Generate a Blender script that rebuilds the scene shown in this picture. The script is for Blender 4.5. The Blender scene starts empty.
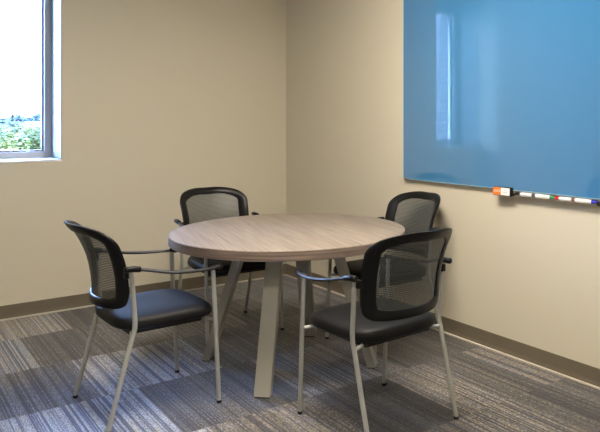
import bpy, bmesh, math, random
from mathutils import Vector, Matrix
random.seed(7)
C = bpy.context.scene.collection
PI = math.pi
def R(d): return math.radians(d)

# ------------------------------------------------------------------ materials
def new_mat(name):
    m = bpy.data.materials.new(name); m.use_nodes = True
    nt = m.node_tree; nt.nodes.clear()
    out = nt.nodes.new('ShaderNodeOutputMaterial')
    return m, nt, out
def nd(nt, t, **kw):
    n = nt.nodes.new('ShaderNode' + t)
    for k, v in kw.items():
        if k.startswith('i_'):
            key = k[2:]
            n.inputs[int(key) if key.isdigit() else key.replace('_', ' ')].default_value = v
        else: setattr(n, k, v)
    return n
def lk(nt, a, ao, b, bi): nt.links.new(a.outputs[ao], b.inputs[bi])
def c4(c): return (c[0], c[1], c[2], 1)
def srgb(r, g, b):
    f = lambda u: (u/255/12.92) if u/255 <= .04045 else ((u/255+.055)/1.055)**2.4
    return (f(r), f(g), f(b))
def simple(name, col, rough=.5, metal=0, spec=.5, bump=0, bscale=200, var=0, coat=0, bdist=.001):
    m, nt, out = new_mat(name)
    p = nd(nt, 'BsdfPrincipled'); lk(nt, p, 0, out, 0)
    p.inputs['Base Color'].default_value = c4(col); p.inputs['Roughness'].default_value = rough
    p.inputs['Metallic'].default_value = metal; p.inputs['Specular IOR Level'].default_value = spec
    p.inputs['Coat Weight'].default_value = coat
    tc = nd(nt, 'TexCoord')
    if bump:
        n = nd(nt, 'TexNoise'); n.inputs['Scale'].default_value = bscale; n.inputs['Detail'].default_value = 3
        lk(nt, tc, 'Object', n, 'Vector')
        b = nd(nt, 'Bump'); b.inputs['Strength'].default_value = bump; b.inputs['Distance'].default_value = bdist
        lk(nt, n, 'Fac', b, 'Height'); lk(nt, b, 'Normal', p, 'Normal')
    if var:
        n = nd(nt, 'TexNoise'); n.inputs['Scale'].default_value = 3; lk(nt, tc, 'Object', n, 'Vector')
        mx = nd(nt, 'MixRGB', blend_type='MULTIPLY'); mx.inputs[0].default_value = 1
        r = nd(nt, 'MapRange'); r.inputs['To Min'].default_value = 1-var; r.inputs['To Max'].default_value = 1+var
        lk(nt, n, 'Fac', r, 0); mx.inputs[1].default_value = c4(col); lk(nt, r, 0, mx, 2); lk(nt, mx, 0, p, 'Base Color')
    return m
M = {}
M['wall'] = simple('beige_paint', (.575, .53, .425), .75, spec=.25, bump=.12, bscale=350)
M['ceiling'] = simple('white_ceiling_tile', (.72, .71, .68), .9, bump=.5, bscale=120)
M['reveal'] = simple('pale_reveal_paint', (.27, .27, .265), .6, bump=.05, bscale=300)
M['base'] = simple('brown_rubber_base', (.135, .112, .08), .5, spec=.35, bump=.1, bscale=90)
M['bead'] = simple('beige_edge_strip', (.45, .42, .36), .6)
M['aluminium'] = simple('window_aluminium', (.55, .58, .62), .4, metal=.2)
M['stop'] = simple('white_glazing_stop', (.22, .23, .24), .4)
M['sill'] = simple('white_sill', (.84, .85, .86), .35)
M['black_plastic'] = simple('black_plastic', (.006, .006, .007), .36, spec=.22, bump=.15, bscale=500)
M['leather'] = simple('black_leatherette', (.005, .005, .006), .55, spec=.27, bump=.35, bscale=260, bdist=.0006)
M['under'] = simple('seat_underside', (.012, .012, .012), .8)
M['arm'] = simple('charcoal_armrest', (.018, .018, .020), .34, spec=.5)
M['silver'] = simple('silver_powdercoat', (.41, .415, .395), .42, metal=.35, bump=.1, bscale=600)
M['rubber'] = simple('black_rubber', (.01, .01, .01), .6)
M['table_leg'] = simple('taupe_powdercoat', (.36, .35, .305), .5, metal=.1, bump=.12, bscale=700)
M['white_plastic'] = simple('marker_white', (.85, .85, .83), .3)
for n, c in dict(black=(.012,.012,.013), green=(0,.24,.09), red=(.72,.012,.012), blue=(.012,.02,.62)).items():
    M['cap_'+n] = simple('cap_'+n, c, .35)
M['seam'] = simple('marker_seam', (.25, .12, .12), .5)
M['seam_dark'] = simple('marker_seam_dark', (.06, .06, .07), .5)
M['orange'] = simple('orange_label', (.85, .19, .012), .45)
M['label_white'] = simple('white_label', (.85, .85, .85), .45)
M['print_white'] = simple('print_white', (.85, .8, .75), .5)
M['print_grey'] = simple('print_grey', (.45, .40, .38), .5)
M['ledge'] = simple('ledge_beige', (.30, .26, .20), .4)
M['felt'] = simple('grey_felt', (.05, .05, .05), .95, bump=.6, bscale=600)
M['fixture'] = simple('fixture_white', (.8, .8, .8), .5)

def mat_mesh_weave():
    m, nt, out = new_mat('black_mesh_weave')
    p = nd(nt, 'BsdfPrincipled'); p.inputs['Base Color'].default_value = (.045, .052, .052, 1); p.inputs['Roughness'].default_value = .5
    tr = nd(nt, 'BsdfTransparent'); mx = nd(nt, 'MixShader')
    tc = nd(nt, 'TexCoord'); mp = nd(nt, 'Mapping'); mp.inputs['Scale'].default_value = (1, 0, .8)
    mp.inputs['Rotation'].default_value = (0, 0, 0)
    v = nd(nt, 'TexVoronoi'); v.inputs['Scale'].default_value = 155; v.inputs['Randomness'].default_value = .1
    v.feature = 'DISTANCE_TO_EDGE'
    r = nd(nt, 'MapRange'); r.inputs['From Min'].default_value = .10; r.inputs['From Max'].default_value = .30
    r.inputs['To Min'].default_value = 0; r.inputs['To Max'].default_value = 1
    lk(nt, tc, 'Object', mp, 0); lk(nt, mp, 0, v, 'Vector'); lk(nt, v, 'Distance', r, 0)
    ml = nd(nt, 'Math', operation='MULTIPLY'); ml.inputs[1].default_value = .60; lk(nt, r, 0, ml, 0)
    lk(nt, ml, 0, mx, 0); lk(nt, p, 0, mx, 1); lk(nt, tr, 0, mx, 2); lk(nt, mx, 0, out, 0)
    return m
M['mesh'] = mat_mesh_weave()

def mat_glass(name, tint=(1,1,1)):
    m, nt, out = new_mat(name)
    tr = nd(nt, 'BsdfTransparent'); tr.inputs[0].default_value = c4(tint)
    g = nd(nt, 'BsdfGlossy'); g.inputs['Roughness'].default_value = .01
    f = nd(nt, 'Fresnel'); f.inputs[0].default_value = 1.45
    mx = nd(nt, 'MixShader'); lk(nt, f, 0, mx, 0); lk(nt, tr, 0, mx, 1); lk(nt, g, 0, mx, 2); lk(nt, mx, 0, out, 0)
    return m
M['glass'] = mat_glass('window_glass', (.95,.97,.96))

def mat_board():
    m, nt, out = new_mat('blue_back_painted_glass')
    p = nd(nt, 'BsdfPrincipled'); lk(nt, p, 0, out, 0)
    p.inputs['Base Color'].default_value = (.045, .185, .385, 1); p.inputs['Roughness'].default_value = 0
    p.inputs['IOR'].default_value = 1.8; p.inputs['Specular IOR Level'].default_value = 1.0
    return m
M['board'] = mat_board()
M['board_edge'] = simple('pale_glass_edge', (.30, .52, .75), .2)

def mat_wood():
    m, nt, out = new_mat('taupe_wood_laminate')
    p = nd(nt, 'BsdfPrincipled'); lk(nt, p, 0, out, 0); p.inputs['Roughness'].default_value = .42
    tc = nd(nt, 'TexCoord'); mp = nd(nt, 'Mapping'); mp.inputs['Rotation'].default_value = (0, 0, R(11.5)); mp.vector_type = 'POINT'
    lk(nt, tc, 'Object', mp, 0)
    m2 = nd(nt, 'Mapping'); m2.inputs['Scale'].default_value = (80, 2.6, 60); lk(nt, mp, 0, m2, 0)
    n1 = nd(nt, 'TexNoise'); n1.inputs['Scale'].default_value = 1; n1.inputs['Detail'].default_value = 5; n1.inputs['Roughness'].default_value = .65
    lk(nt, m2, 0, n1, 'Vector')
    m3 = nd(nt, 'Mapping'); m3.inputs['Scale'].default_value = (9, .9, 9); lk(nt, mp, 0, m3, 0)
    n2 = nd(nt, 'TexNoise'); n2.inputs['Scale'].default_value = 1; n2.inputs['Detail'].default_value = 3; n2.inputs['Distortion'].default_value = .6
    lk(nt, m3, 0, n2, 'Vector')
    a = nd(nt, 'Math', operation='MULTIPLY_ADD'); a.inputs[1].default_value = .74; lk(nt, n1, 'Fac', a, 0)
    b = nd(nt, 'Math', operation='MULTIPLY'); b.inputs[1].default_value = .32; lk(nt, n2, 'Fac', b, 0); lk(nt, b, 0, a, 2)
    cr = nd(nt, 'ValToRGB'); e = cr.color_ramp.elements
    e[0].position = .34; e[0].color = (.12, .094, .076, 1)
    e[1].position = .72; e[1].color = (.31, .255, .21, 1)
    k = e.new(.52); k.color = (.215, .174, .143, 1)
    lk(nt, a, 0, cr, 0); lk(nt, cr, 0, p, 'Base Color')
    return m
M['wood'] = mat_wood()
def mat_edge():
    m, nt, out = new_mat('wood_edge_band')
    p = nd(nt, 'BsdfPrincipled'); lk(nt, p, 0, out, 0); p.inputs['Roughness'].default_value = .5
    tc = nd(nt, 'TexCoord'); sx = nd(nt, 'SeparateXYZ'); lk(nt, tc, 'Object', sx, 0)
    at = nd(nt, 'Math', operation='ARCTAN2'); lk(nt, sx, 1, at, 0); lk(nt, sx, 0, at, 1)
    a = nd(nt, 'Math', operation='MULTIPLY'); a.inputs[1].default_value = 2.2; lk(nt, at, 0, a, 0)
    b = nd(nt, 'Math', operation='MULTIPLY'); b.inputs[1].default_value = 110; lk(nt, sx, 2, b, 0)
    cb = nd(nt, 'CombineXYZ'); lk(nt, a, 0, cb, 0); lk(nt, b, 0, cb, 1)
    n1 = nd(nt, 'TexNoise'); n1.inputs['Scale'].default_value = 1; n1.inputs['Detail'].default_value = 4; lk(nt, cb, 0, n1, 'Vector')
    cr = nd(nt, 'ValToRGB'); e = cr.color_ramp.elements
    e[0].position = .3; e[0].color = (.12, .086, .068, 1); e[1].position = .75; e[1].color = (.31, .235, .19, 1)
    lk(nt, n1, 'Fac', cr, 0); lk(nt, cr, 0, p, 'Base Color')
    return m
M['edge'] = mat_edge()

def mat_carpet():
    m, nt, out = new_mat('striped_carpet_tile')
    p = nd(nt, 'BsdfPrincipled'); lk(nt, p, 0, out, 0); p.inputs['Roughness'].default_value = .85; p.inputs['Specular IOR Level'].default_value = .35
    p.inputs['Sheen Weight'].default_value = .3
    tc = nd(nt, 'TexCoord'); at = nd(nt, 'Attribute', attribute_name='tile'); sp = nd(nt, 'SeparateColor'); lk(nt, at, 'Color', sp, 0)
    sx = nd(nt, 'SeparateXYZ'); lk(nt, tc, 'Object', sx, 0)
    sm = nd(nt, 'Math', operation='MULTIPLY'); sm.inputs[1].default_value = 37.0; lk(nt, sp, 2, sm, 0)
    def streak(fx, fy, det, seedoff, rough=.6):
        a = nd(nt, 'Math', operation='MULTIPLY'); a.inputs[1].default_value = fx; lk(nt, sx, 0, a, 0)
        b = nd(nt, 'Math', operation='MULTIPLY'); b.inputs[1].default_value = fy; lk(nt, sx, 1, b, 0)
        s = nd(nt, 'Math', operation='ADD'); s.inputs[1].default_value = seedoff; lk(nt, sm, 0, s, 0)
        cb = nd(nt, 'CombineXYZ'); lk(nt, a, 0, cb, 0); lk(nt, b, 0, cb, 1); lk(nt, s, 0, cb, 2)
        n = nd(nt, 'TexNoise'); n.inputs['Scale'].default_value = 1; n.inputs['Detail'].default_value = det; n.inputs['Roughness'].default_value = rough
        lk(nt, cb, 0, n, 'Vector'); return n
    lines = streak(98, .12, 1, 0, .5)
    broad = streak(14, .3, 2, 9.3)
    yarn = streak(210, 90, 2, 4.1, .7)
    hue = streak(60, 6, 2, 21.7)
    def madd(src, mul, addn):
        s = nd(nt, 'Math', operation='SUBTRACT'); s.inputs[1].default_value = .5; lk(nt, src, 'Fac', s, 0)
        a = nd(nt, 'Math', operation='MULTIPLY_ADD'); a.inputs[1].default_value = mul; lk(nt, s, 0, a, 0)
        nt.links.new(addn, a.inputs[2]); return a.outputs[0]
    t = madd(broad, .55, sp.outputs[0]); t = madd(yarn, 1.9, t)
    cr = nd(nt, 'ValToRGB'); e = cr.color_ramp.elements
    e[0].position = .0; e[0].color = (.012, .012, .014, 1)
    e[1].position = 1.0; e[1].color = (.43, .42, .39, 1)
    k = e.new(.35); k.color = (.045, .043, .045, 1)
    k = e.new(.65); k.color = (.155, .15, .143, 1)
    nt.links.new(t, cr.inputs[0])
    h = madd(hue, 2.2, sp.outputs[1])
    cr2 = nd(nt, 'ValToRGB'); e = cr2.color_ramp.elements
    e[0].position = .1; e[0].color = (1.12, 1.0, .82, 1)
    e[1].position = .9; e[1].color = (.80, .95, 1.25, 1)
    nt.links.new(h, cr2.inputs[0])
    mx0 = nd(nt, 'MixRGB', blend_type='MULTIPLY'); mx0.inputs[0].default_value = 1
    lk(nt, cr, 0, mx0, 1); lk(nt, cr2, 0, mx0, 2)
    ln = nd(nt, 'MapRange'); ln.inputs['From Min'].default_value = .40; ln.inputs['From Max'].default_value = .53
    lk(nt, lines, 'Fac', ln, 0)
    cr3 = nd(nt, 'ValToRGB'); e = cr3.color_ramp.elements
    e[0].position = 0; e[0].color = (.20, .22, .36, 1); e[1].position = 1; e[1].color = (1.12, 1.1, 1.08, 1)
    lk(nt, ln, 0, cr3, 0)
    mx = nd(nt, 'MixRGB', blend_type='MULTIPLY'); mx.inputs[0].default_value = 1
    lk(nt, mx0, 0, mx, 1); lk(nt, cr3, 0, mx, 2); lk(nt, mx, 0, p, 'Base Color')
    bm_ = nd(nt, 'Bump'); bm_.inputs['Strength'].default_value = .6; bm_.inputs['Distance'].default_value = .003
    lk(nt, yarn, 'Fac', bm_, 'Height'); lk(nt, bm_, 'Normal', p, 'Normal')
    return m
M['carpet'] = mat_carpet()

def mat_brick():
    m, nt, out = new_mat('brick_masonry')
    p = nd(nt, 'BsdfPrincipled'); lk(nt, p, 0, out, 0); p.inputs['Roughness'].default_value = .85
    tc = nd(nt, 'TexCoord'); mp = nd(nt, 'Mapping'); mp.inputs['Rotation'].default_value = (0, 0, 0)
    sx = nd(nt, 'SeparateXYZ'); cb = nd(nt, 'CombineXYZ'); lk(nt, tc, 'Object', sx, 0)
    ad = nd(nt, 'Math', operation='ADD'); lk(nt, sx, 0, ad, 0); lk(nt, sx, 1, ad, 1)
    lk(nt, ad, 0, cb, 0); lk(nt, sx, 2, cb, 1)
    b = nd(nt, 'TexBrick'); b.inputs['Scale'].default_value = 1; b.inputs['Brick Width'].default_value = .21; b.inputs['Row Height'].default_value = .07
    b.inputs['Mortar Size'].default_value = .006; b.inputs['Color1'].default_value = (.036, .022, .020, 1); b.inputs['Color2'].default_value = (.050, .032, .028, 1)
    b.inputs['Mortar'].default_value = (.20, .19, .185, 1)
    lk(nt, cb, 0, b, 'Vector'); lk(nt, b, 'Color', p, 'Base Color')
    return m
M['brick'] = mat_brick()

def mat_leaf(name, c1, c2):
    m, nt, out = new_mat(name)
    p = nd(nt, 'BsdfPrincipled'); p.inputs['Roughness'].default_value = .6
    tc = nd(nt, 'TexCoord'); n = nd(nt, 'TexNoise'); n.inputs['Scale'].default_value = 1.3; n.inputs['Detail'].default_value = 4
    lk(nt, tc, 'Object', n, 'Vector')
    cr = nd(nt, 'ValToRGB'); cr.color_ramp.elements[0].position = .4; cr.color_ramp.elements[1].position = .62
    cr.color_ramp.elements[0].color = c4(c1); cr.color_ramp.elements[1].color = c4(c2)
    lk(nt, n, 'Fac', cr, 0); lk(nt, cr, 0, p, 'Base Color')
    t = nd(nt, 'BsdfTranslucent'); lk(nt, cr, 0, t, 0)
    mx = nd(nt, 'MixShader'); mx.inputs[0].default_value = .35; lk(nt, p, 0, mx, 1); lk(nt, t, 0, mx, 2); lk(nt, mx, 0, out, 0)
    return m
M['leaf'] = mat_leaf('tree_leaves', (.042, .050, .009), (.115, .112, .028))
M['haze_leaf'] = mat_leaf('haze_tinted_tree_leaves', (.028, .038, .036), (.036, .048, .044))  # bluish haze of distance put into the leaf colour
M['bark'] = simple('bark', (.12, .09, .07), .9, bump=.6, bscale=8)
M['lawn'] = simple('lawn', (.008, .013, .005), .95, var=.3)
M['far_wall'] = simple('pale_render', (.05, .048, .047), .8)
M['far_roof'] = simple('grey_roof', (.01, .011, .013), .8)
M['far_window'] = simple('dark_panes', (.05, .06, .08), .2)
M['pole'] = simple('weathered_mast', (.008, .008, .009), .7)

def mat_emit(name, col, s):
    m, nt, out = new_mat(name); e = nd(nt, 'Emission'); e.inputs[0].default_value = c4(col); e.inputs[1].default_value = s
    lk(nt, e, 0, out, 0); return m
M['lamp'] = mat_emit('troffer_diffuser_light', (1.0, .90, .76), 56.0)

# ------------------------------------------------------------------ helpers
def obj(name, bm, mat, parent=None, smooth=None, mods=None):
    me = bpy.data.meshes.new(name); bmesh.ops.recalc_face_normals(bm, faces=bm.faces); bm.to_mesh(me); bm.free()
    me.materials.append(mat)
    o = bpy.data.objects.new(name, me); C.objects.link(o); o.parent = parent
    if smooth is not None:
        for f in me.polygons: f.use_smooth = True
        if smooth < 180:
            bm2 = bmesh.new(); bm2.from_mesh(me)
            for e in bm2.edges:
                if len(e.link_faces) == 2 and e.calc_face_angle(0) > R(smooth): e.smooth = False
            bm2.to_mesh(me); bm2.free()
    return o
def tag(o, label, cat, group=None):
    o['label'] = label; o['category'] = cat
    if group: o['group'] = group
    return o
def struct(o): o['kind'] = 'structure'; return o
def empty(name, label, cat, loc=(0,0,0), rz=0, group=None):
    o = bpy.data.objects.new(name, None); C.objects.link(o); o.location = loc; o.rotation_euler = (0,0,rz)
    o.empty_display_size = .1
    return tag(o, label, cat, group)
def add_box(bm, x0, x1, y0, y1, z0, z1, bevel=0, seg=2, mtx=None):
    r = bmesh.ops.create_cube(bm, size=1)
    vs = r['verts']
    for v in vs:
        v.co = Vector(((x0+x1)/2+v.co.x*(x1-x0), (y0+y1)/2+v.co.y*(y1-y0), (z0+z1)/2+v.co.z*(z1-z0)))
    if bevel:
        es = list({e for v in vs for e in v.link_edges})
        g = bmesh.ops.bevel(bm, geom=es, offset=bevel, segments=seg, affect='EDGES', profile=.5, clamp_overlap=True)
        vs = list({v for v in vs if v.is_valid} | set(g['verts']))
    if mtx is not None:
        for v in vs: v.co = mtx @ v.co
    return vs
def box(name, mat, x0, x1, y0, y1, z0, z1, bevel=0, parent=None):
    bm = bmesh.new(); add_box(bm, x0, x1, y0, y1, z0, z1, bevel)
    return obj(name, bm, mat, parent)
def catmull(pts, n=6, closed=False):
    P = [Vector(p) for p in pts]; out = []; N = len(P)
    for i in range(N if closed else N-1):
        if closed: a, b, c, d = P[(i-1) % N], P[i], P[(i+1) % N], P[(i+2) % N]
        else: a, b, c, d = P[max(i-1,0)], P[i], P[i+1], P[min(i+2,N-1)]
        for k in range(n):
            t = k/n
            out.append(.5*((2*b)+(c-a)*t+(2*a-5*b+4*c-d)*t*t+(3*b-a-3*c+d)*t**3))
    if not closed: out.append(P[-1])
    return out
def add_sweep(bm, pts, rad, up=Vector((0,0,1)), n=12, cap=True, round_end=0):
    """pts path; rad: list or value of (rx, ry): half width sideways / half height along up"""
    pts = [Vector(p) for p in pts]; N = len(pts)
    if not isinstance(rad, list): rad = [rad]*N
    rad = [(r, r) if isinstance(r, (int, float)) else r for r in rad]
    if round_end:
        for end in (0, -1):
            a = pts[end]; b = pts[1] if end == 0 else pts[-2]
            d = (a-b).normalized(); r0 = rad[end]; ex = []
            for k in (1, 2, 3):
                th = k*R(28); ex.append((a+d*round_end*math.sin(th), (r0[0]*math.cos(th), r0[1]*math.cos(th))))
            for p_, r_ in ex:
                if end == 0: pts.insert(0, p_); rad.insert(0, r_)
                else: pts.append(p_); rad.append(r_)
        N = len(pts)
    rings = []
    for i, p in enumerate(pts):
        t = (pts[min(i+1,N-1)]-pts[max(i-1,0)]).normalized()
        s = t.cross(up)
        if s.length < 1e-4: s = t.cross(Vector((0,1,0)))
        s.normalize(); u = s.cross(t).normalized()
        rings.append([bm.verts.new(p+s*math.cos(2*PI*k/n)*rad[i][0]+u*math.sin(2*PI*k/n)*rad[i][1]) for k in range(n)])
    for i in range(N-1):
        for k in range(n): bm.faces.new((rings[i][k], rings[i][(k+1)%n], rings[i+1][(k+1)%n], rings[i+1][k]))
    if cap: bm.faces.new(rings[0][::-1]); bm.faces.new(rings[-1])
def add_lathe(bm, prof, n=48, ctr=(0,0,0)):
    rings = [[bm.verts.new((ctr[0]+r*math.cos(2*PI*k/n), ctr[1]+r*math.sin(2*PI*k/n), ctr[2]+z)) for k in range(n)] for r, z in prof]
    for i in range(len(rings)-1):
        for k in range(n): bm.faces.new((rings[i][k], rings[i][(k+1)%n], rings[i+1][(k+1)%n], rings[i+1][k]))
    bm.faces.new(rings[0][::-1]); bm.faces.new(rings[-1])

# ------------------------------------------------------------------ room shell
XW, YS, ZC = -4.4, -6.3, 2.78          # west wall, south wall, ceiling height
WX0, WX1, WZ0, WZ1, WD = -2.41, -1.80, 1.066, 2.62, .31   # window opening in the north wall

def planes_room():
    # carpet: tiles as faces with a colour attribute (tone, hue, seed)
    rows = [(.06, -.497), (-.497, -1.121), (-1.121, -1.747), (-1.747, -2.382), (-2.382, -3.005), (-3.005, -3.63), (-3.63, -4.255), (-4.255, -4.88), (-4.88, -5.5), (-5.5, -6.36)]
    known = {
     0: [(-4.46,-3.2,.5,.5),(-3.2,-2.25,.35,.5),(-2.25,-1.84,.78,.35),(-1.84,-1.22,.36,.15),(-1.22,-.6,.62,.3),(-.6,.06,.42,.35)],
     1: [(-4.46,-2.8,.4,.5),(-2.8,-2.146,.74,.7),(-2.146,-1.52,.44,.35),(-1.52,-.9,.60,.2),(-.9,-.28,.40,.3),(-.28,.06,.5,.3)],
     2: [(-4.46,-2.6,.6,.5),(-2.6,-1.99,.47,.75),(-1.99,-1.37,.80,.6),(-1.37,-.75,.42,.4),(-.75,-.12,.52,.35),(-.12,.06,.3,.2)],
     3: [(-4.46,-2.45,.4,.6),(-2.45,-1.823,.82,.85),(-1.823,-1.2,.36,.5),(-1.2,-.58,.60,.5),(-.58,-.2,.36,.1),(-.2,.06,.32,.1)],
     4: [(-4.46,-1.72,.75,.7),(-1.72,-1.184,.54,.15),(-1.184,-.76,.26,.35),(-.76,-.448,.60,.15),(-.448,-.2,.40,.1),(-.2,.06,.58,.25)],
     5: [(-4.46,-1.5,.5,.5),(-1.5,-.85,.45,.25),(-.85,-.448,.58,.2),(-.448,.06,.36,.25)],
    }
    bm = bmesh.new(); lay = bm.loops.layers.float_color.new('tile')
    for i, (y0, y1) in enumerate(rows):
        segs = known.get(i)
        if not segs:
            segs = []; x = -4.46
            while x < .06:
                x2 = min(x+.626, .06); segs.append((x, x2, random.uniform(.3,.8), random.uniform(.1,.6))); x = x2
        for x0, x1, tone, hue in segs:
            f = bm.faces.new([bm.verts.new(q) for q in ((x0,y1,0),(x1,y1,0),(x1,y0,0),(x0,y0,0))])
            sd = random.random()
            for l in f.loops: l[lay] = (tone, hue, sd, 1)
    # slab below so the floor has thickness
    add_box(bm, -4.46, .06, -6.36, .06, -.2, -.003)
    o = obj('floor', bm, M['carpet']); return struct(o)
planes_room()
T = .12
o = box('wall_east', M['wall'], 0, T, YS-T, T, 0, ZC); struct(o)
# north wall around the window opening: one mesh
bm = bmesh.new()
YN = WD+.10
add_box(bm, WX1, 0, 0, YN, 0, ZC); add_box(bm, WX0, WX1, 0, YN, 0, WZ0-.0); add_box(bm, WX0, WX1, 0, YN, WZ1, ZC)
add_box(bm, XW, WX0, -.32, YN, 0, ZC)
bmesh.ops.remove_doubles(bm, verts=bm.verts, dist=1e-5)
struct(obj('wall_north', bm, M['wall']))
struct(box('wall_west', M['wall'], XW-T, XW, YS-T, YN, 0, ZC))
struct(box('wall_south', M['wall'], XW, 0, YS-T, YS, 0, ZC))
# ceiling with grid of tee bars
bm = bmesh.new(); add_box(bm, XW-T, T, YS-T, YN, ZC, ZC+.12)
struct(obj('ceiling', bm, M['ceiling']))
bm = bmesh.new()
x = -.61
while x > XW: add_box(bm, x-.012, x+.012, YS, -.01, ZC-.006, ZC+.001); x -= .61
y = -.61
while y > YS: add_box(bm, XW, -.001, y-.012, y+.012, ZC-.006, ZC+.001); y -= .61
struct(obj('trim_1', bm, M['fixture']))

# baseboards (rubber cove base) with a beige edge strip at the carpet
BH = .098
def cove(name, a, b, inward):
    a, b, n = Vector(a), Vector(b), Vector(inward)
    prof = [(0, .012), (.004, .012), (.004, BH-.006), (.003, BH), (0, BH)]
    prof = [(0, .0), (.010, .0), (.009, .012), (.005, .03), (.004, BH-.004), (.0025, BH), (0, BH)]
    bm = bmesh.new()
    r0 = [bm.verts.new(a+n*d+Vector((0,0,z))) for d, z in prof]; r1 = [bm.verts.new(b+n*d+Vector((0,0,z))) for d, z in prof]
    for k in range(len(prof)): bm.faces.new((r0[k], r0[(k+1)%len(prof)], r1[(k+1)%len(prof)], r1[k]))
    bm.faces.new(r0[::-1]); bm.faces.new(r1)
    return struct(obj(name, bm, M['base']))
cove('baseboard_east', (0, YS, 0), (0, 0, 0), (-1,0,0))
cove('baseboard_north', (WX0, 0, 0), (0, 0, 0), (0,-1,0))
cove('baseboard_pier', (XW, -.32, 0), (WX0, -.32, 0), (0,-1,0))
cove('baseboard_west', (XW, YS, 0), (XW, -.32, 0), (1,0,0))
cove('baseboard_south', (XW, YS, 0), (0, YS, 0), (0,1,0))
struct(box('trim_2', M['bead'], -.026, -.009, YS, -.009, 0, .011, .004))
struct(box('trim_3', M['bead'], WX0+.001, -.009, -.026, -.009, 0, .011, .004))

# window: reveals, sill, frame, glass
win = bpy.data.objects.new('window_1', None); C.objects.link(win); win.location = ((WX0+WX1)/2, 0, WZ0); struct(win)
wx = (WX0+WX1)/2
def wbox(name, mat, x0, x1, y0, y1, z0, z1, bevel=0, parent=win):
    return box(name, mat, x0-wx, x1-wx, y0, y1, z0-WZ0, z1-WZ0, bevel, parent)
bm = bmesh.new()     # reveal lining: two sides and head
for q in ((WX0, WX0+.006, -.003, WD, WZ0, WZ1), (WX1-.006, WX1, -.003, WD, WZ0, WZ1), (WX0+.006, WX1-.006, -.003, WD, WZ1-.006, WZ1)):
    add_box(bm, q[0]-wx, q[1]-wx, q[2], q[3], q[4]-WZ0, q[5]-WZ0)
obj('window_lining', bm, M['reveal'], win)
wbox('window_sill', M['sill'], WX0, WX1, -.006, WD, WZ0-.004, WZ0+.010, .002)
FX0, FX1, FZ0, FZ1 = WX0+.006, WX1-.006, WZ0+.010, WZ1-.006
bm = bmesh.new(); fw = .045
for q in ((FX0, FX0+fw, FZ0, FZ1), (FX1-fw, FX1, FZ0, FZ1), (FX0+fw, FX1-fw, FZ0, FZ0+fw), (FX0+fw, FX1-fw, FZ1-fw, FZ1)):
    add_box(bm, q[0]-wx, q[1]-wx, WD, WD+.10, q[2]-WZ0, q[3]-WZ0, .003)
fr = obj('window_frame', bm, M['aluminium'], win)
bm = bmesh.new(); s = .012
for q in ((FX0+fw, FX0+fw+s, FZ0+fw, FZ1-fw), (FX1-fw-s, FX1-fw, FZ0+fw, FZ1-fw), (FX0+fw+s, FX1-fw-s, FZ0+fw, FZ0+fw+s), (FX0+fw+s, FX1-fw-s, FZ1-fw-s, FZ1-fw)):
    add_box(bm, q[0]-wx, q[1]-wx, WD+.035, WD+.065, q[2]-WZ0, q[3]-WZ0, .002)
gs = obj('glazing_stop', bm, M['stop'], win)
wbox('window_pane', M['glass'], FX0+fw+s, FX1-fw-s, WD+.047, WD+.053, FZ0+fw+s, FZ1-fw-s)

# ------------------------------------------------------------------ ceiling lights
def troffer(x, y, label, l=1.20):
    t = empty('ceiling_light', label, 'light', (x, y, ZC-.006), 0, 'recessed ceiling lights')
    bm = bmesh.new(); w = .60
    for q in ((-w/2, -w/2+.03, -l/2, l/2), (w/2-.03, w/2, -l/2, l/2), (-w/2+.03, w/2-.03, -l/2, -l/2+.03), (-w/2+.03, w/2-.03, l/2-.03, l/2)):
        add_box(bm, q[0], q[1], q[2], q[3], -.022, 0)
    obj('frame', bm, M['fixture'], t)
    bm = bmesh.new(); add_box(bm, -w/2+.03, w/2-.03, -l/2+.03, l/2-.03, -.012, -.002)
    obj('diffuser', bm, M['lamp'], t)
TR = [(-1.35, -2.80, 'recessed white ceiling light above the near edge of the round table'),
      (-3.0, -5.0, 'square recessed white ceiling light in the far corner from the window', .60)]
for q in TR: troffer(*q)

# ------------------------------------------------------------------ glass board
BY0, BY1, BZ0, BZ1 = -1.661, -4.10, .958, 2.18
gb = empty('glass_board', 'large blue glass writing board mounted on the right wall', 'whiteboard', (0, (BY0+BY1)/2, BZ0))
yc = (BY0+BY1)/2
bm = bmesh.new(); add_box(bm, -.024, -.0185, BY1-yc, BY0-yc, 0, BZ1-BZ0, .0006, 1)
gp = obj('glass_panel', bm, M['board'], gb)
bm = bmesh.new()    # polished edge strip all around
e = .0035
for q in ((BY1-e, BY1, -e, BZ1-BZ0+e), (BY0, BY0+e, -e, BZ1-BZ0+e), (BY1, BY0, -e, 0), (BY1, BY0, BZ1-BZ0, BZ1-BZ0+e)):
    add_box(bm, -.0245, -.018, q[0]-yc, q[1]-yc, q[2], q[3])
obj('polished_edge', bm, M['board_edge'], gb)
for yy in (BY0-.10, BY1+.10, yc):
    for zz in (.10, BZ1-BZ0-.10):
        bm = bmesh.new(); add_box(bm, -.0185, -.0005, yy-yc-.02, yy-yc+.02, zz-.02, zz+.02, .003)
        obj('standoff', bm, M['black_plastic'], gb)
bm = bmesh.new(); add_box(bm, -.027, -.0005, BY0-yc-.035, BY0-yc-.005, -.010, .004, .002)
obj('corner_clip', bm, M['base'], gb)

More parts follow.
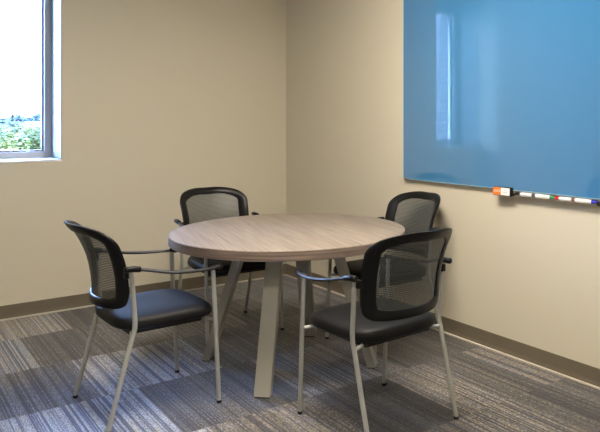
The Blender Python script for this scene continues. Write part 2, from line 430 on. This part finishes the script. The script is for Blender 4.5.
# marker ledge under the board
TZ = .928
ty0, ty1 = -2.66, -3.215
bm = bmesh.new(); add_box(bm, -.036, -.0, ty1, ty0, TZ-.003, TZ, .001)
lg = empty('marker_tray', 'thin beige ledge with black ends under the blue glass board holding four markers', 'tray', (0, (ty0+ty1)/2, TZ-.004))
for v in bm.verts: v.co -= Vector(lg.location)
obj('ledge', bm, M['ledge'], lg)
for yy in (ty1, ty0):
    bm = bmesh.new(); add_box(bm, -.038, 0, -.006, .006, -.002, .018, .002)
    for v in bm.verts: v.co += Vector((0, yy-lg.location.y, 0))
    obj('end_cap', bm, M['cap_black'], lg)

# markers: cap at local +y end (axis = y)
def marker(y_cap, y_end, capmat, seammat, label):
    L = abs(y_end-y_cap); sgn = 1 if y_end > y_cap else -1
    t = empty('dry_erase_marker', label, 'marker', (-.024, y_cap, TZ+.0105), 0 if sgn > 0 else PI, 'dry erase markers lying under the glass board')
    def lathe_y(name, prof, m):
        bm = bmesh.new(); add_lathe(bm, prof, 20)
        for v in bm.verts: v.co = Vector((v.co.x, v.co.z, -v.co.y))
        return obj(name, bm, m, t, smooth=40)
    r = .0100
    lathe_y('cap', [(.0065, 0), (.0078, .002), (.0080, .024), (r, .028)], capmat)
    lathe_y('barrel', [(.0085, .0275), (r, .030), (r, L-.010)], M['white_plastic'])
    lathe_y('end_plug', [(r*1.02, L-.0105), (r*1.02, L-.003), (.007, L)], seammat)
marker(-2.672, -2.796, M['cap_black'], M['seam_dark'], 'white dry erase marker with a black cap, next to the eraser')
marker(-2.936, -2.800, M['cap_green'], M['seam_dark'], 'white dry erase marker with a green cap')
marker(-2.940, -3.058, M['cap_red'], M['seam'], 'white dry erase marker with a red cap')
marker(-3.198, -3.062, M['cap_blue'], M['seam'], 'white dry erase marker with a blue cap')

# eraser stuck to the board
def text_mesh(name, s, size, mat, parent, loc, rot, extr=.0002):
    cu = bpy.data.curves.new(name, 'FONT'); cu.body = s; cu.size = size; cu.align_x = 'CENTER'; cu.align_y = 'CENTER'; cu.extrude = extr
    o = bpy.data.objects.new(name+'_tmp', cu); C.objects.link(o)
    dg = bpy.context.evaluated_depsgraph_get(); me = bpy.data.meshes.new_from_object(o.evaluated_get(dg))
    bpy.data.objects.remove(o); me.name = name; me.materials.clear(); me.materials.append(mat)
    r = bpy.data.objects.new(name, me); C.objects.link(r); r.parent = parent; r.location = loc; r.rotation_euler = rot
    return r
er = empty('board_eraser', 'black board eraser with an orange and white label on the glass board edge', 'eraser', (-.025, -2.580, .919))
bm = bmesh.new(); add_box(bm, -.027, -.006, -.070, .066, 0, .052, .004); obj('body', bm, M['cap_black'], er, smooth=35)
bm = bmesh.new(); add_box(bm, -.006, 0, -.066, .063, .002, .050); obj('felt_pad', bm, M['felt'], er)
bm = bmesh.new(); add_box(bm, -.0282, -.0265, .002, .062, .005, .047); lb = obj('orange_label', bm, M['orange'], er); lb['label'] = 'orange half of the label'
bm = bmesh.new(); add_box(bm, -.0282, -.0265, -.064, .002, .005, .047); lw = obj('white_label', bm, M['label_white'], er); lw['label'] = 'white half of the label'
text_mesh('lettering', 'EXPO', .019, M['print_white'], er, (-.0285, .032, .027), (R(90), 0, R(-90)))
text_mesh('lettering', 'DRY\nERASE', .013, M['print_grey'], er, (-.0285, -.031, .028), (R(90), 0, R(-90)))

# ------------------------------------------------------------------ round table
TX, TY, TR_, TZ1, TTH = -1.0175, -1.8665, .650, .737, .051
tb = empty('round_table', 'round meeting table with greyish wood top on four slanted flat legs', 'table', (TX, TY, 0))
bm = bmesh.new()
prof = [(TR_-.004, TZ1-TTH), (TR_-.0015, TZ1-TTH+.001), (TR_, TZ1-TTH+.004), (TR_, TZ1-.004), (TR_-.0015, TZ1-.001), (TR_-.005, TZ1)]
add_lathe(bm, prof, 160)
top_ = obj('tabletop', bm, M['wood'], tb, smooth=40)
bm = bmesh.new()
n_ = 160
rings = [[bm.verts.new((r_*math.cos(2*PI*k/n_), r_*math.sin(2*PI*k/n_), z_)) for k in range(n_)] for r_, z_ in ((TR_-.001, TZ1-TTH+.003), (TR_+.0010, TZ1-TTH+.004), (TR_+.0010, TZ1-.004), (TR_-.001, TZ1-.003))]
for i in range(4):
    for k in range(n_): bm.faces.new((rings[i][k], rings[i][(k+1)%n_], rings[(i+1)%4][(k+1)%n_], rings[(i+1)%4][k]))
obj('edge_band', bm, M['edge'], tb, smooth=40)
fx, fy = -1.045-TX, -1.905-TY
LZ = TZ1-TTH
bm = bmesh.new()      # under-top frame joining the legs
for a in (45, 135):
    add_box(bm, -.30, .30, -.03, .03, LZ-.03, LZ, .002, 1, Matrix.Translation((fx,fy,0)) @ Matrix.Rotation(R(a), 4, 'Z'))
obj('under_frame', bm, M['table_leg'], tb)
for a in (45, 135, 225, 315):
    bm = bmesh.new(); rt, rf = .255, .470; W, D = .041, .023
    d = Vector((math.cos(R(a)), math.sin(R(a)), 0)); s_ = Vector((-d.y, d.x, 0)); o_ = Vector((fx, fy, 0))
    vs = []
    for z, r_ in ((.004, rf), (LZ, rt)):
        for su, sd in ((-1,-1), (1,-1), (1,1), (-1,1)):
            vs.append(bm.verts.new(o_+d*(r_+sd*D)+s_*su*W+Vector((0,0,z))))
    bm.faces.new(vs[:4][::-1]); bm.faces.new(vs[4:])
    for k in range(4): bm.faces.new((vs[k], vs[(k+1)%4], vs[4+(k+1)%4], vs[4+k]))
    bmesh.ops.bevel(bm, geom=list(bm.edges), offset=.003, segments=2, affect='EDGES')
    lg_ = obj('leg', bm, M['table_leg'], tb)
    bm = bmesh.new(); add_box(bm, -D+.003, D-.003, -W+.004, W-.004, 0, .006)
    for v in bm.verts: v.co = o_+d*(rf+v.co.x)+s_*v.co.y+Vector((0,0,v.co.z))
    obj('glide', bm, M['rubber'], lg_)

# ------------------------------------------------------------------ chairs
def back_y(x, z):
    s = z-.69
    if s < 0: prof_ = -.256-.22*s-.75*s*s
    else: prof_ = -.256-.234*s-1.25*s*s
    return prof_+.074*(x/.22)**2
OUT = [(0,.888),(.075,.889),(.140,.882),(.202,.862),(.236,.818),(.235,.757),(.231,.69),(.228,.625),(.223,.568),(.208,.528),(.170,.511),(.085,.508)]
def outline():
    half = OUT; full = half + [(0,.508)] + [(-x, z) for x, z in half[1:][::-1]]
    return catmull([(x, 0, z) for x, z in full], 4, True)
def make_chair():
    t = empty('guest_chair', '', 'chair')
    # seat cushion: rounded-rectangle grid, domed, waterfall front
    bm = bmesh.new(); nx, ny = 22, 22
    def seat_pt(u, v, top):
        # u,v in [-1,1] square -> superellipse
        a = max(abs(u), abs(v))
        if a > 0:
            th = math.atan2(v, u); n = 4.4
            rr = 1/((abs(math.cos(th))**n+abs(math.sin(th))**n)**(1/n)); q = a
            x, y = rr*math.cos(th)*q, rr*math.sin(th)*q
        else: x = y = 0; q = 0
        w = .246 - .014*(-y*.5+.5)      # narrower at the back
        X, Y = x*w, .034+y*.235
        edge = max(0, 1-q**5)
        if top:
            z = .436+.042*(edge**.32) + .006*(1-x*x)*(1-y*y)
            z -= .007*max(0, (y-.45)/.55)**2      # front roll
            z += .010*max(0, (-y-.5)/.5)**2
            z -= .006*math.exp(-((x)/.5)**2-((y+.2)/.5)**2)
        else: z = .436-.036*(edge**.35)
        return (X, Y, z)
    top = {}; bot = {}
    N = 24
    for i in range(N+1):
        for j in range(N+1):
            u, v = -1+2*i/N, -1+2*j/N
            # cluster samples at the rim
            u = math.sin(u*PI/2); v = math.sin(v*PI/2)
            top[i,j] = bm.verts.new(seat_pt(u, v, True))
            bot[i,j] = top[i,j] if (i in (0,N) or j in (0,N)) else bm.verts.new(seat_pt(u, v, False))
    for i in range(N):
        for j in range(N):
            bm.faces.new((top[i,j], top[i+1,j], top[i+1,j+1], top[i,j+1]))
            q = (bot[i,j+1], bot[i+1,j+1], bot[i+1,j], bot[i,j])
            try: bm.faces.new(q)
            except ValueError: pass
    seat = obj('seat', bm, M['leather'], t, smooth=180)
    bm = bmesh.new(); add_box(bm, -.19, .19, -.15, .20, .388, .415, .010, 3)
    obj('seat_pan', bm, M['under'], seat, smooth=40)
    # back frame ring
    o_ = outline(); n = len(o_); ctr = Vector((0,0,.69))
    bm = bmesh.new(); rings = []
    for i, p in enumerate(o_):
        tan = (o_[(i+1)%n]-o_[i-1]).normalized(); nrm = Vector((tan.z, 0, -tan.x))
        if nrm.dot(p-ctr) > 0: nrm = -nrm
        k_ = min(1, max(0, (abs(p.x)-.10)/.12)); k_ = k_*k_*(3-2*k_)
        hw = (.043 if p.z > .7 else .040)*(1-k_)+.053*k_
        ring = []
        for u, d in ((0,-.006),(0,.006),(.10,.011),(.5,.013),(.85,.009),(1,.003),(1,-.004),(.85,-.009),(.5,-.012),(.10,-.010)):
            q = p+nrm*hw*u
            yy = back_y(q.x, q.z)
            ring.append(bm.verts.new((q.x, yy+d, q.z)))
        rings.append(ring)
    m_ = len(rings[0])
    for i in range(n):
        for k in range(m_): bm.faces.new((rings[i][k], rings[i][(k+1)%m_], rings[(i+1)%n][(k+1)%m_], rings[(i+1)%n][k]))
    bf = obj('back_frame', bm, M['black_plastic'], t, smooth=60)
    # mesh panel: concentric grid from the inner outline
    inner = []
    for i, p in enumerate(o_):
        tan = (o_[(i+1)%n]-o_[i-1]).normalized(); nrm = Vector((tan.z, 0, -tan.x))
        if nrm.dot(p-ctr) > 0: nrm = -nrm
        inner.append(p+nrm*.032)
    bm = bmesh.new(); prev = None
    K = 10
    for k in range(K):
        f = 1-k/K
        ring = []
        for p in inner:
            q = ctr+(p-ctr)*f; ring.append(bm.verts.new((q.x, back_y(q.x, q.z)+.001, q.z)))
        if prev:
            for i in range(n): bm.faces.new((prev[i], prev[(i+1)%n], ring[(i+1)%n], ring[i]))
        prev = ring
    c_ = bm.verts.new((0, back_y(0,.69)+.001, .69))
    for i in range(n): bm.faces.new((prev[i], prev[(i+1)%n], c_))
    mp_ = obj('mesh_panel', bm, M['mesh'], t, smooth=180); mp_['label'] = 'see-through black mesh panel'
    for s in (-1, 1):
        # front leg
        r = .0108
        bm = bmesh.new(); add_sweep(bm, [(s*.253,.255,.008), (s*.2538,.235,.42), (s*.254,.224,.648)], r, Vector((0,1,0)), 14)
        lg = obj('leg', bm, M['silver'], t, smooth=50); lg['label'] = 'silver front leg'
        bm = bmesh.new(); add_lathe(bm, [(.0105,0),(.0118,.002),(.0118,.014)], 16, (s*.253,.2552,0)); obj('foot_glide', bm, M['rubber'], lg, smooth=50)
        # rear leg
        pts = [(s*.250,-.255,.008), (s*.2515,-.166,.345)] + [tuple(q) for q in catmull([(s*.2518,-.153,.393),(s*.252,-.143,.425),(s*.2525,-.141,.465)],4)] + [(s*.254,-.158,.685)]
        bm = bmesh.new(); add_sweep(bm, pts, r, Vector((0,1,0)), 14)
        lg = obj('leg', bm, M['silver'], t, smooth=50); lg['label'] = 'silver rear leg'
        bm = bmesh.new(); add_lathe(bm, [(.0105,0),(.0118,.002),(.0118,.014)], 16, (s*.250,-.2552,0)); obj('foot_glide', bm, M['rubber'], lg, smooth=50)
        # armrest: thin bowed bar with thicker ends
        path = [(s*.275,-.178,.701),(s*.275,-.145,.698),(s*.279,-.095,.688),(s*.289,-.01,.669),(s*.293,.08,.658),(s*.288,.16,.654),(s*.276,.215,.653),(s*.269,.246,.653)]
        cp = catmull(path, 4); m1 = len(cp); rad = []
        for i in range(m1):
            f = i/(m1-1)
            e_ = max(0, 1-f/.16)*1.0; g_ = max(0, (f-.88)/.12)
            th = max(min(1,e_*1.6), min(1,g_*1.6))
            rad.append((.0125+.001*th, .0075+.0060*th))
        bm = bmesh.new(); add_sweep(bm, cp, rad, Vector((0,0,1)), 14, True, .009)
        ar = obj('armrest', bm, M['arm'], t, smooth=50)
        for e_pts in ([(s*.275,-.190,.701),(s*.275,-.160,.7005),(s*.2765,-.128,.696)], [(s*.272,.226,.653),(s*.266,.258,.653)]):
            bm = bmesh.new(); add_sweep(bm, e_pts, (.0142,.0135), Vector((0,0,1)), 16, True, .006)
            obj('end_grip', bm, M['black_plastic'], ar, smooth=50)
        # brackets from leg to seat pan, front and rear
        for y_, z_ in ((.236,.398),(-.150,.398)):
            bm = bmesh.new(); add_sweep(bm, [(s*.200,y_*.93,z_+.004),(s*.236,y_,z_),(s*.252,y_,z_)], .0085, Vector((0,0,1)), 10)
            obj('seat_bracket', bm, M['silver'], t, smooth=50)
        bm = bmesh.new(); add_box(bm, s*.243-.012, s*.243+.012, -.185, -.150, .655, .690, .005, 2)
        obj('back_bracket', bm, M['black_plastic'], t, smooth=40)
    return t
def copy_tree(o, parent=None):
    c = o.copy(); C.objects.link(c); c.parent = parent
    for ch in o.children: copy_tree(ch, c)
    return c
CH = [((-1.836,-1.923), -88.3, 'black mesh-back armchair left of the table, its seat shining blue in the window light'),
      ((-1.069,-2.76), 2.6, 'black mesh-back armchair in front of the table with its back to the viewer'),
      ((-1.043,-1.108), -179.3, 'black mesh-back armchair on the far left side of the table, before the window wall'),
      ((-.409,-1.950), 88.6, 'black mesh-back armchair right behind the table, under the corner of the blue board')]
ch0 = make_chair()
for i, (p, rz, lab) in enumerate(CH):
    c = ch0 if i == 0 else copy_tree(ch0)
    c.location = (p[0], p[1], 0); c.rotation_euler = (0, 0, R(rz)); c['label'] = lab; c['category'] = 'chair'; c['group'] = 'chairs around the round table'

# ------------------------------------------------------------------ outside
GZ = -7.0
struct(box('ground', M['lawn'], -500, 300, .6, 700, GZ-.5, GZ))
bm = bmesh.new(); add_box(bm, -5.2, -2.47, YN+.01, .90, GZ, 5)
wg = struct(obj('wall_brick_wing', bm, M['brick']))
def tree(name, x, y, zt, r, hgt, leafmat, n, ls, label, group=None, parts=True):
    t = empty(name, label, 'tree', (x, y, GZ), random.uniform(0, 6), group)
    H_ = zt-GZ; cz = H_-hgt/2
    bm = bmesh.new()
    add_sweep(bm, [(0,0,0),(.05*r,0,H_*.3),(0,.05*r,H_*.65)], [.05*r+.06,.04*r+.05,.03*r], Vector((0,1,0)), 8)
    for k in range(7):
        a = k*.9+random.random(); z0 = H_*.4+k*.03*H_
        e_ = Vector((math.cos(a)*r*.65, math.sin(a)*r*.65, cz+random.uniform(-.2,.3)*hgt))
        add_sweep(bm, [(0,0,z0), e_*.5+Vector((0,0,z0*.5+.2)), e_], [.02*r+.03,.015*r+.02,.01*r+.01], Vector((0,1,0)), 6)
    obj('trunk', bm, M['bark'], t)
    bm = bmesh.new()
    lobes = []
    for k in range(22):
        a = random.uniform(0, 2*PI); q = random.uniform(.1,.75); zz = random.uniform(-.75,.8)
        w = math.sqrt(max(.05, 1-zz*zz))
        lobes.append((Vector((math.cos(a)*q*r*w, math.sin(a)*q*r*w, cz+zz*hgt*.5*.85)), random.uniform(.22,.36)*r))
    for k in range(n):
        c_, rr = random.choice(lobes)
        d = Vector((random.gauss(0,1), random.gauss(0,1), random.gauss(0,1))).normalized()*rr*random.uniform(.6,1.05)
        p = c_+Vector((d.x, d.y, d.z*.8))
        m_ = Matrix.Rotation(random.uniform(0,6.3), 3, 'Z') @ Matrix.Rotation(random.uniform(-1.2,1.2), 3, 'X')
        l_ = ls*random.uniform(.6,1.4); w_ = l_*.5
        vs = [bm.verts.new(p+m_ @ Vector(q)) for q in ((-l_,0,0),(0,-w_,.15*l_),(l_,0,0),(0,w_,.15*l_))]
        bm.faces.new(vs)
    obj('foliage', bm, leafmat, t)
    return t
# direct line of sight through the window runs from the camera (-2.91,-5.22) to about (-2.0,0)
def sight(px, dist):
    u = (px-395.8)/673.2; th = .671
    d = Vector((u*math.cos(th)+math.sin(th), -u*math.sin(th)+math.cos(th)))
    return -2.914+d.x*dist, -5.217+d.y*dist
def zat(py, dist): return 1.3475-(py-120.9)/673.2*dist
for px, dist, top, r, hg, lab in ((22, 26, 109.5, 2.0, 6.5, 'leafy light green tree filling the lower window, left of the pane edge'),
                                  (-16, 30, 108, 2.6, 6.5, 'leafy green tree half hidden at the left edge of the picture, outside the window')):
    x, y = sight(px, dist); tree('leafy_tree', x, y, zat(top, dist), r, hg, M['leaf'], 24000, .075, lab, 'green trees right outside the window')
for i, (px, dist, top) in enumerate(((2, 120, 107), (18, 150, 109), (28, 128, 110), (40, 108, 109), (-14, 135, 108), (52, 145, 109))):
    x, y = sight(px, dist); tree('distant_tree', x, y, zat(top, dist), 3.6, 9.5, M['haze_leaf'], 1500, .6, 'hazy bluish tree on the skyline beyond the green tree outside the window', 'distant trees on the skyline')
x, y = sight(7, 90)
bm = bmesh.new(); add_sweep(bm, [(0,0,0),(0,0,zat(94,90)-GZ)], [.20,.12], Vector((0,1,0)), 8)
pl = empty('utility_pole', 'slim pole rising above the skyline outside the window', 'pole', (x, y, GZ))
obj('post', bm, M['pole'], pl)
bm = bmesh.new(); add_box(bm, -.9, .9, -.06, .06, zat(99,90)-GZ-.06, zat(99,90)-GZ+.06); obj('crossarm', bm, M['pole'], pl)
x, y = sight(46, 75); zt = zat(124, 75)
hb = empty('far_building', 'small pale building beside the green tree, seen at the pane edge', 'building', (x, y, GZ), R(8))
hz = zt-GZ
bm = bmesh.new(); add_box(bm, -2, 3.5, -2, 2, 0, hz-.5); obj('wall', bm, M['far_wall'], hb)
bm = bmesh.new()
v = [bm.verts.new(q) for q in ((-2.2,-2.3,hz-.5),(3.7,-2.3,hz-.5),(3.7,2.3,hz-.5),(-2.2,2.3,hz-.5),(-2.2,0,hz+.3),(3.7,0,hz+.3))]
for q in ((0,1,5,4),(2,3,4,5),(0,4,3),(1,2,5),(0,3,2,1)): bm.faces.new([v[k] for k in q])
obj('roof', bm, M['far_roof'], hb)
for k in range(3):
    bm = bmesh.new(); add_box(bm, -1.4+1.7*k, -.6+1.7*k, -2.03, -1.99, hz-2.2, hz-1.2); obj('window', bm, M['far_window'], hb)

# ------------------------------------------------------------------ sky, sun
w = bpy.data.worlds.new('sky'); bpy.context.scene.world = w; w.use_nodes = True
nt = w.node_tree; nt.nodes.clear()
out = nt.nodes.new('ShaderNodeOutputWorld'); bg = nt.nodes.new('ShaderNodeBackground'); nt.links.new(bg.outputs[0], out.inputs[0])
tc = nt.nodes.new('ShaderNodeTexCoord'); sx = nt.nodes.new('ShaderNodeSeparateXYZ'); nt.links.new(tc.outputs['Generated'], sx.inputs[0])
cr = nt.nodes.new('ShaderNodeValToRGB'); e = cr.color_ramp.elements
e[0].position = 0; e[0].color = (.42, .62, 1, 1); e[1].position = .8; e[1].color = (.20, .40, 1.0, 1)
nt.links.new(sx.outputs[2], cr.inputs[0]); nt.links.new(cr.outputs[0], bg.inputs[0]); bg.inputs[1].default_value = 85
sd = bpy.data.lights.new('sun', 'SUN'); sd.energy = 5; sd.angle = R(1); sd.color = (1, .95, .88)
so = bpy.data.objects.new('sun', sd); C.objects.link(so)
so.rotation_euler = Vector((.35, -.75, .75)).to_track_quat('Z', 'Y').to_euler()

# ------------------------------------------------------------------ camera
cd = bpy.data.cameras.new('camera'); cam = bpy.data.objects.new('camera', cd); C.objects.link(cam)
cam.location = (-2.914, -5.217, 1.3475); cam.rotation_euler = (R(90), 0, -.671)
cd.sensor_width = 36; cd.sensor_fit = 'HORIZONTAL'; cd.lens = 673.2/600*36
cd.shift_x = (300-395.8)/600; cd.shift_y = -(216-120.9)/600; cd.clip_end = 2000; cd.clip_start = .05
sc = bpy.context.scene; sc.camera = cam
vs_ = sc.view_settings; vs_.view_transform = 'Standard'; vs_.look = 'None'; vs_.gamma = 1; vs_.exposure = .16; vs_.use_curve_mapping = False
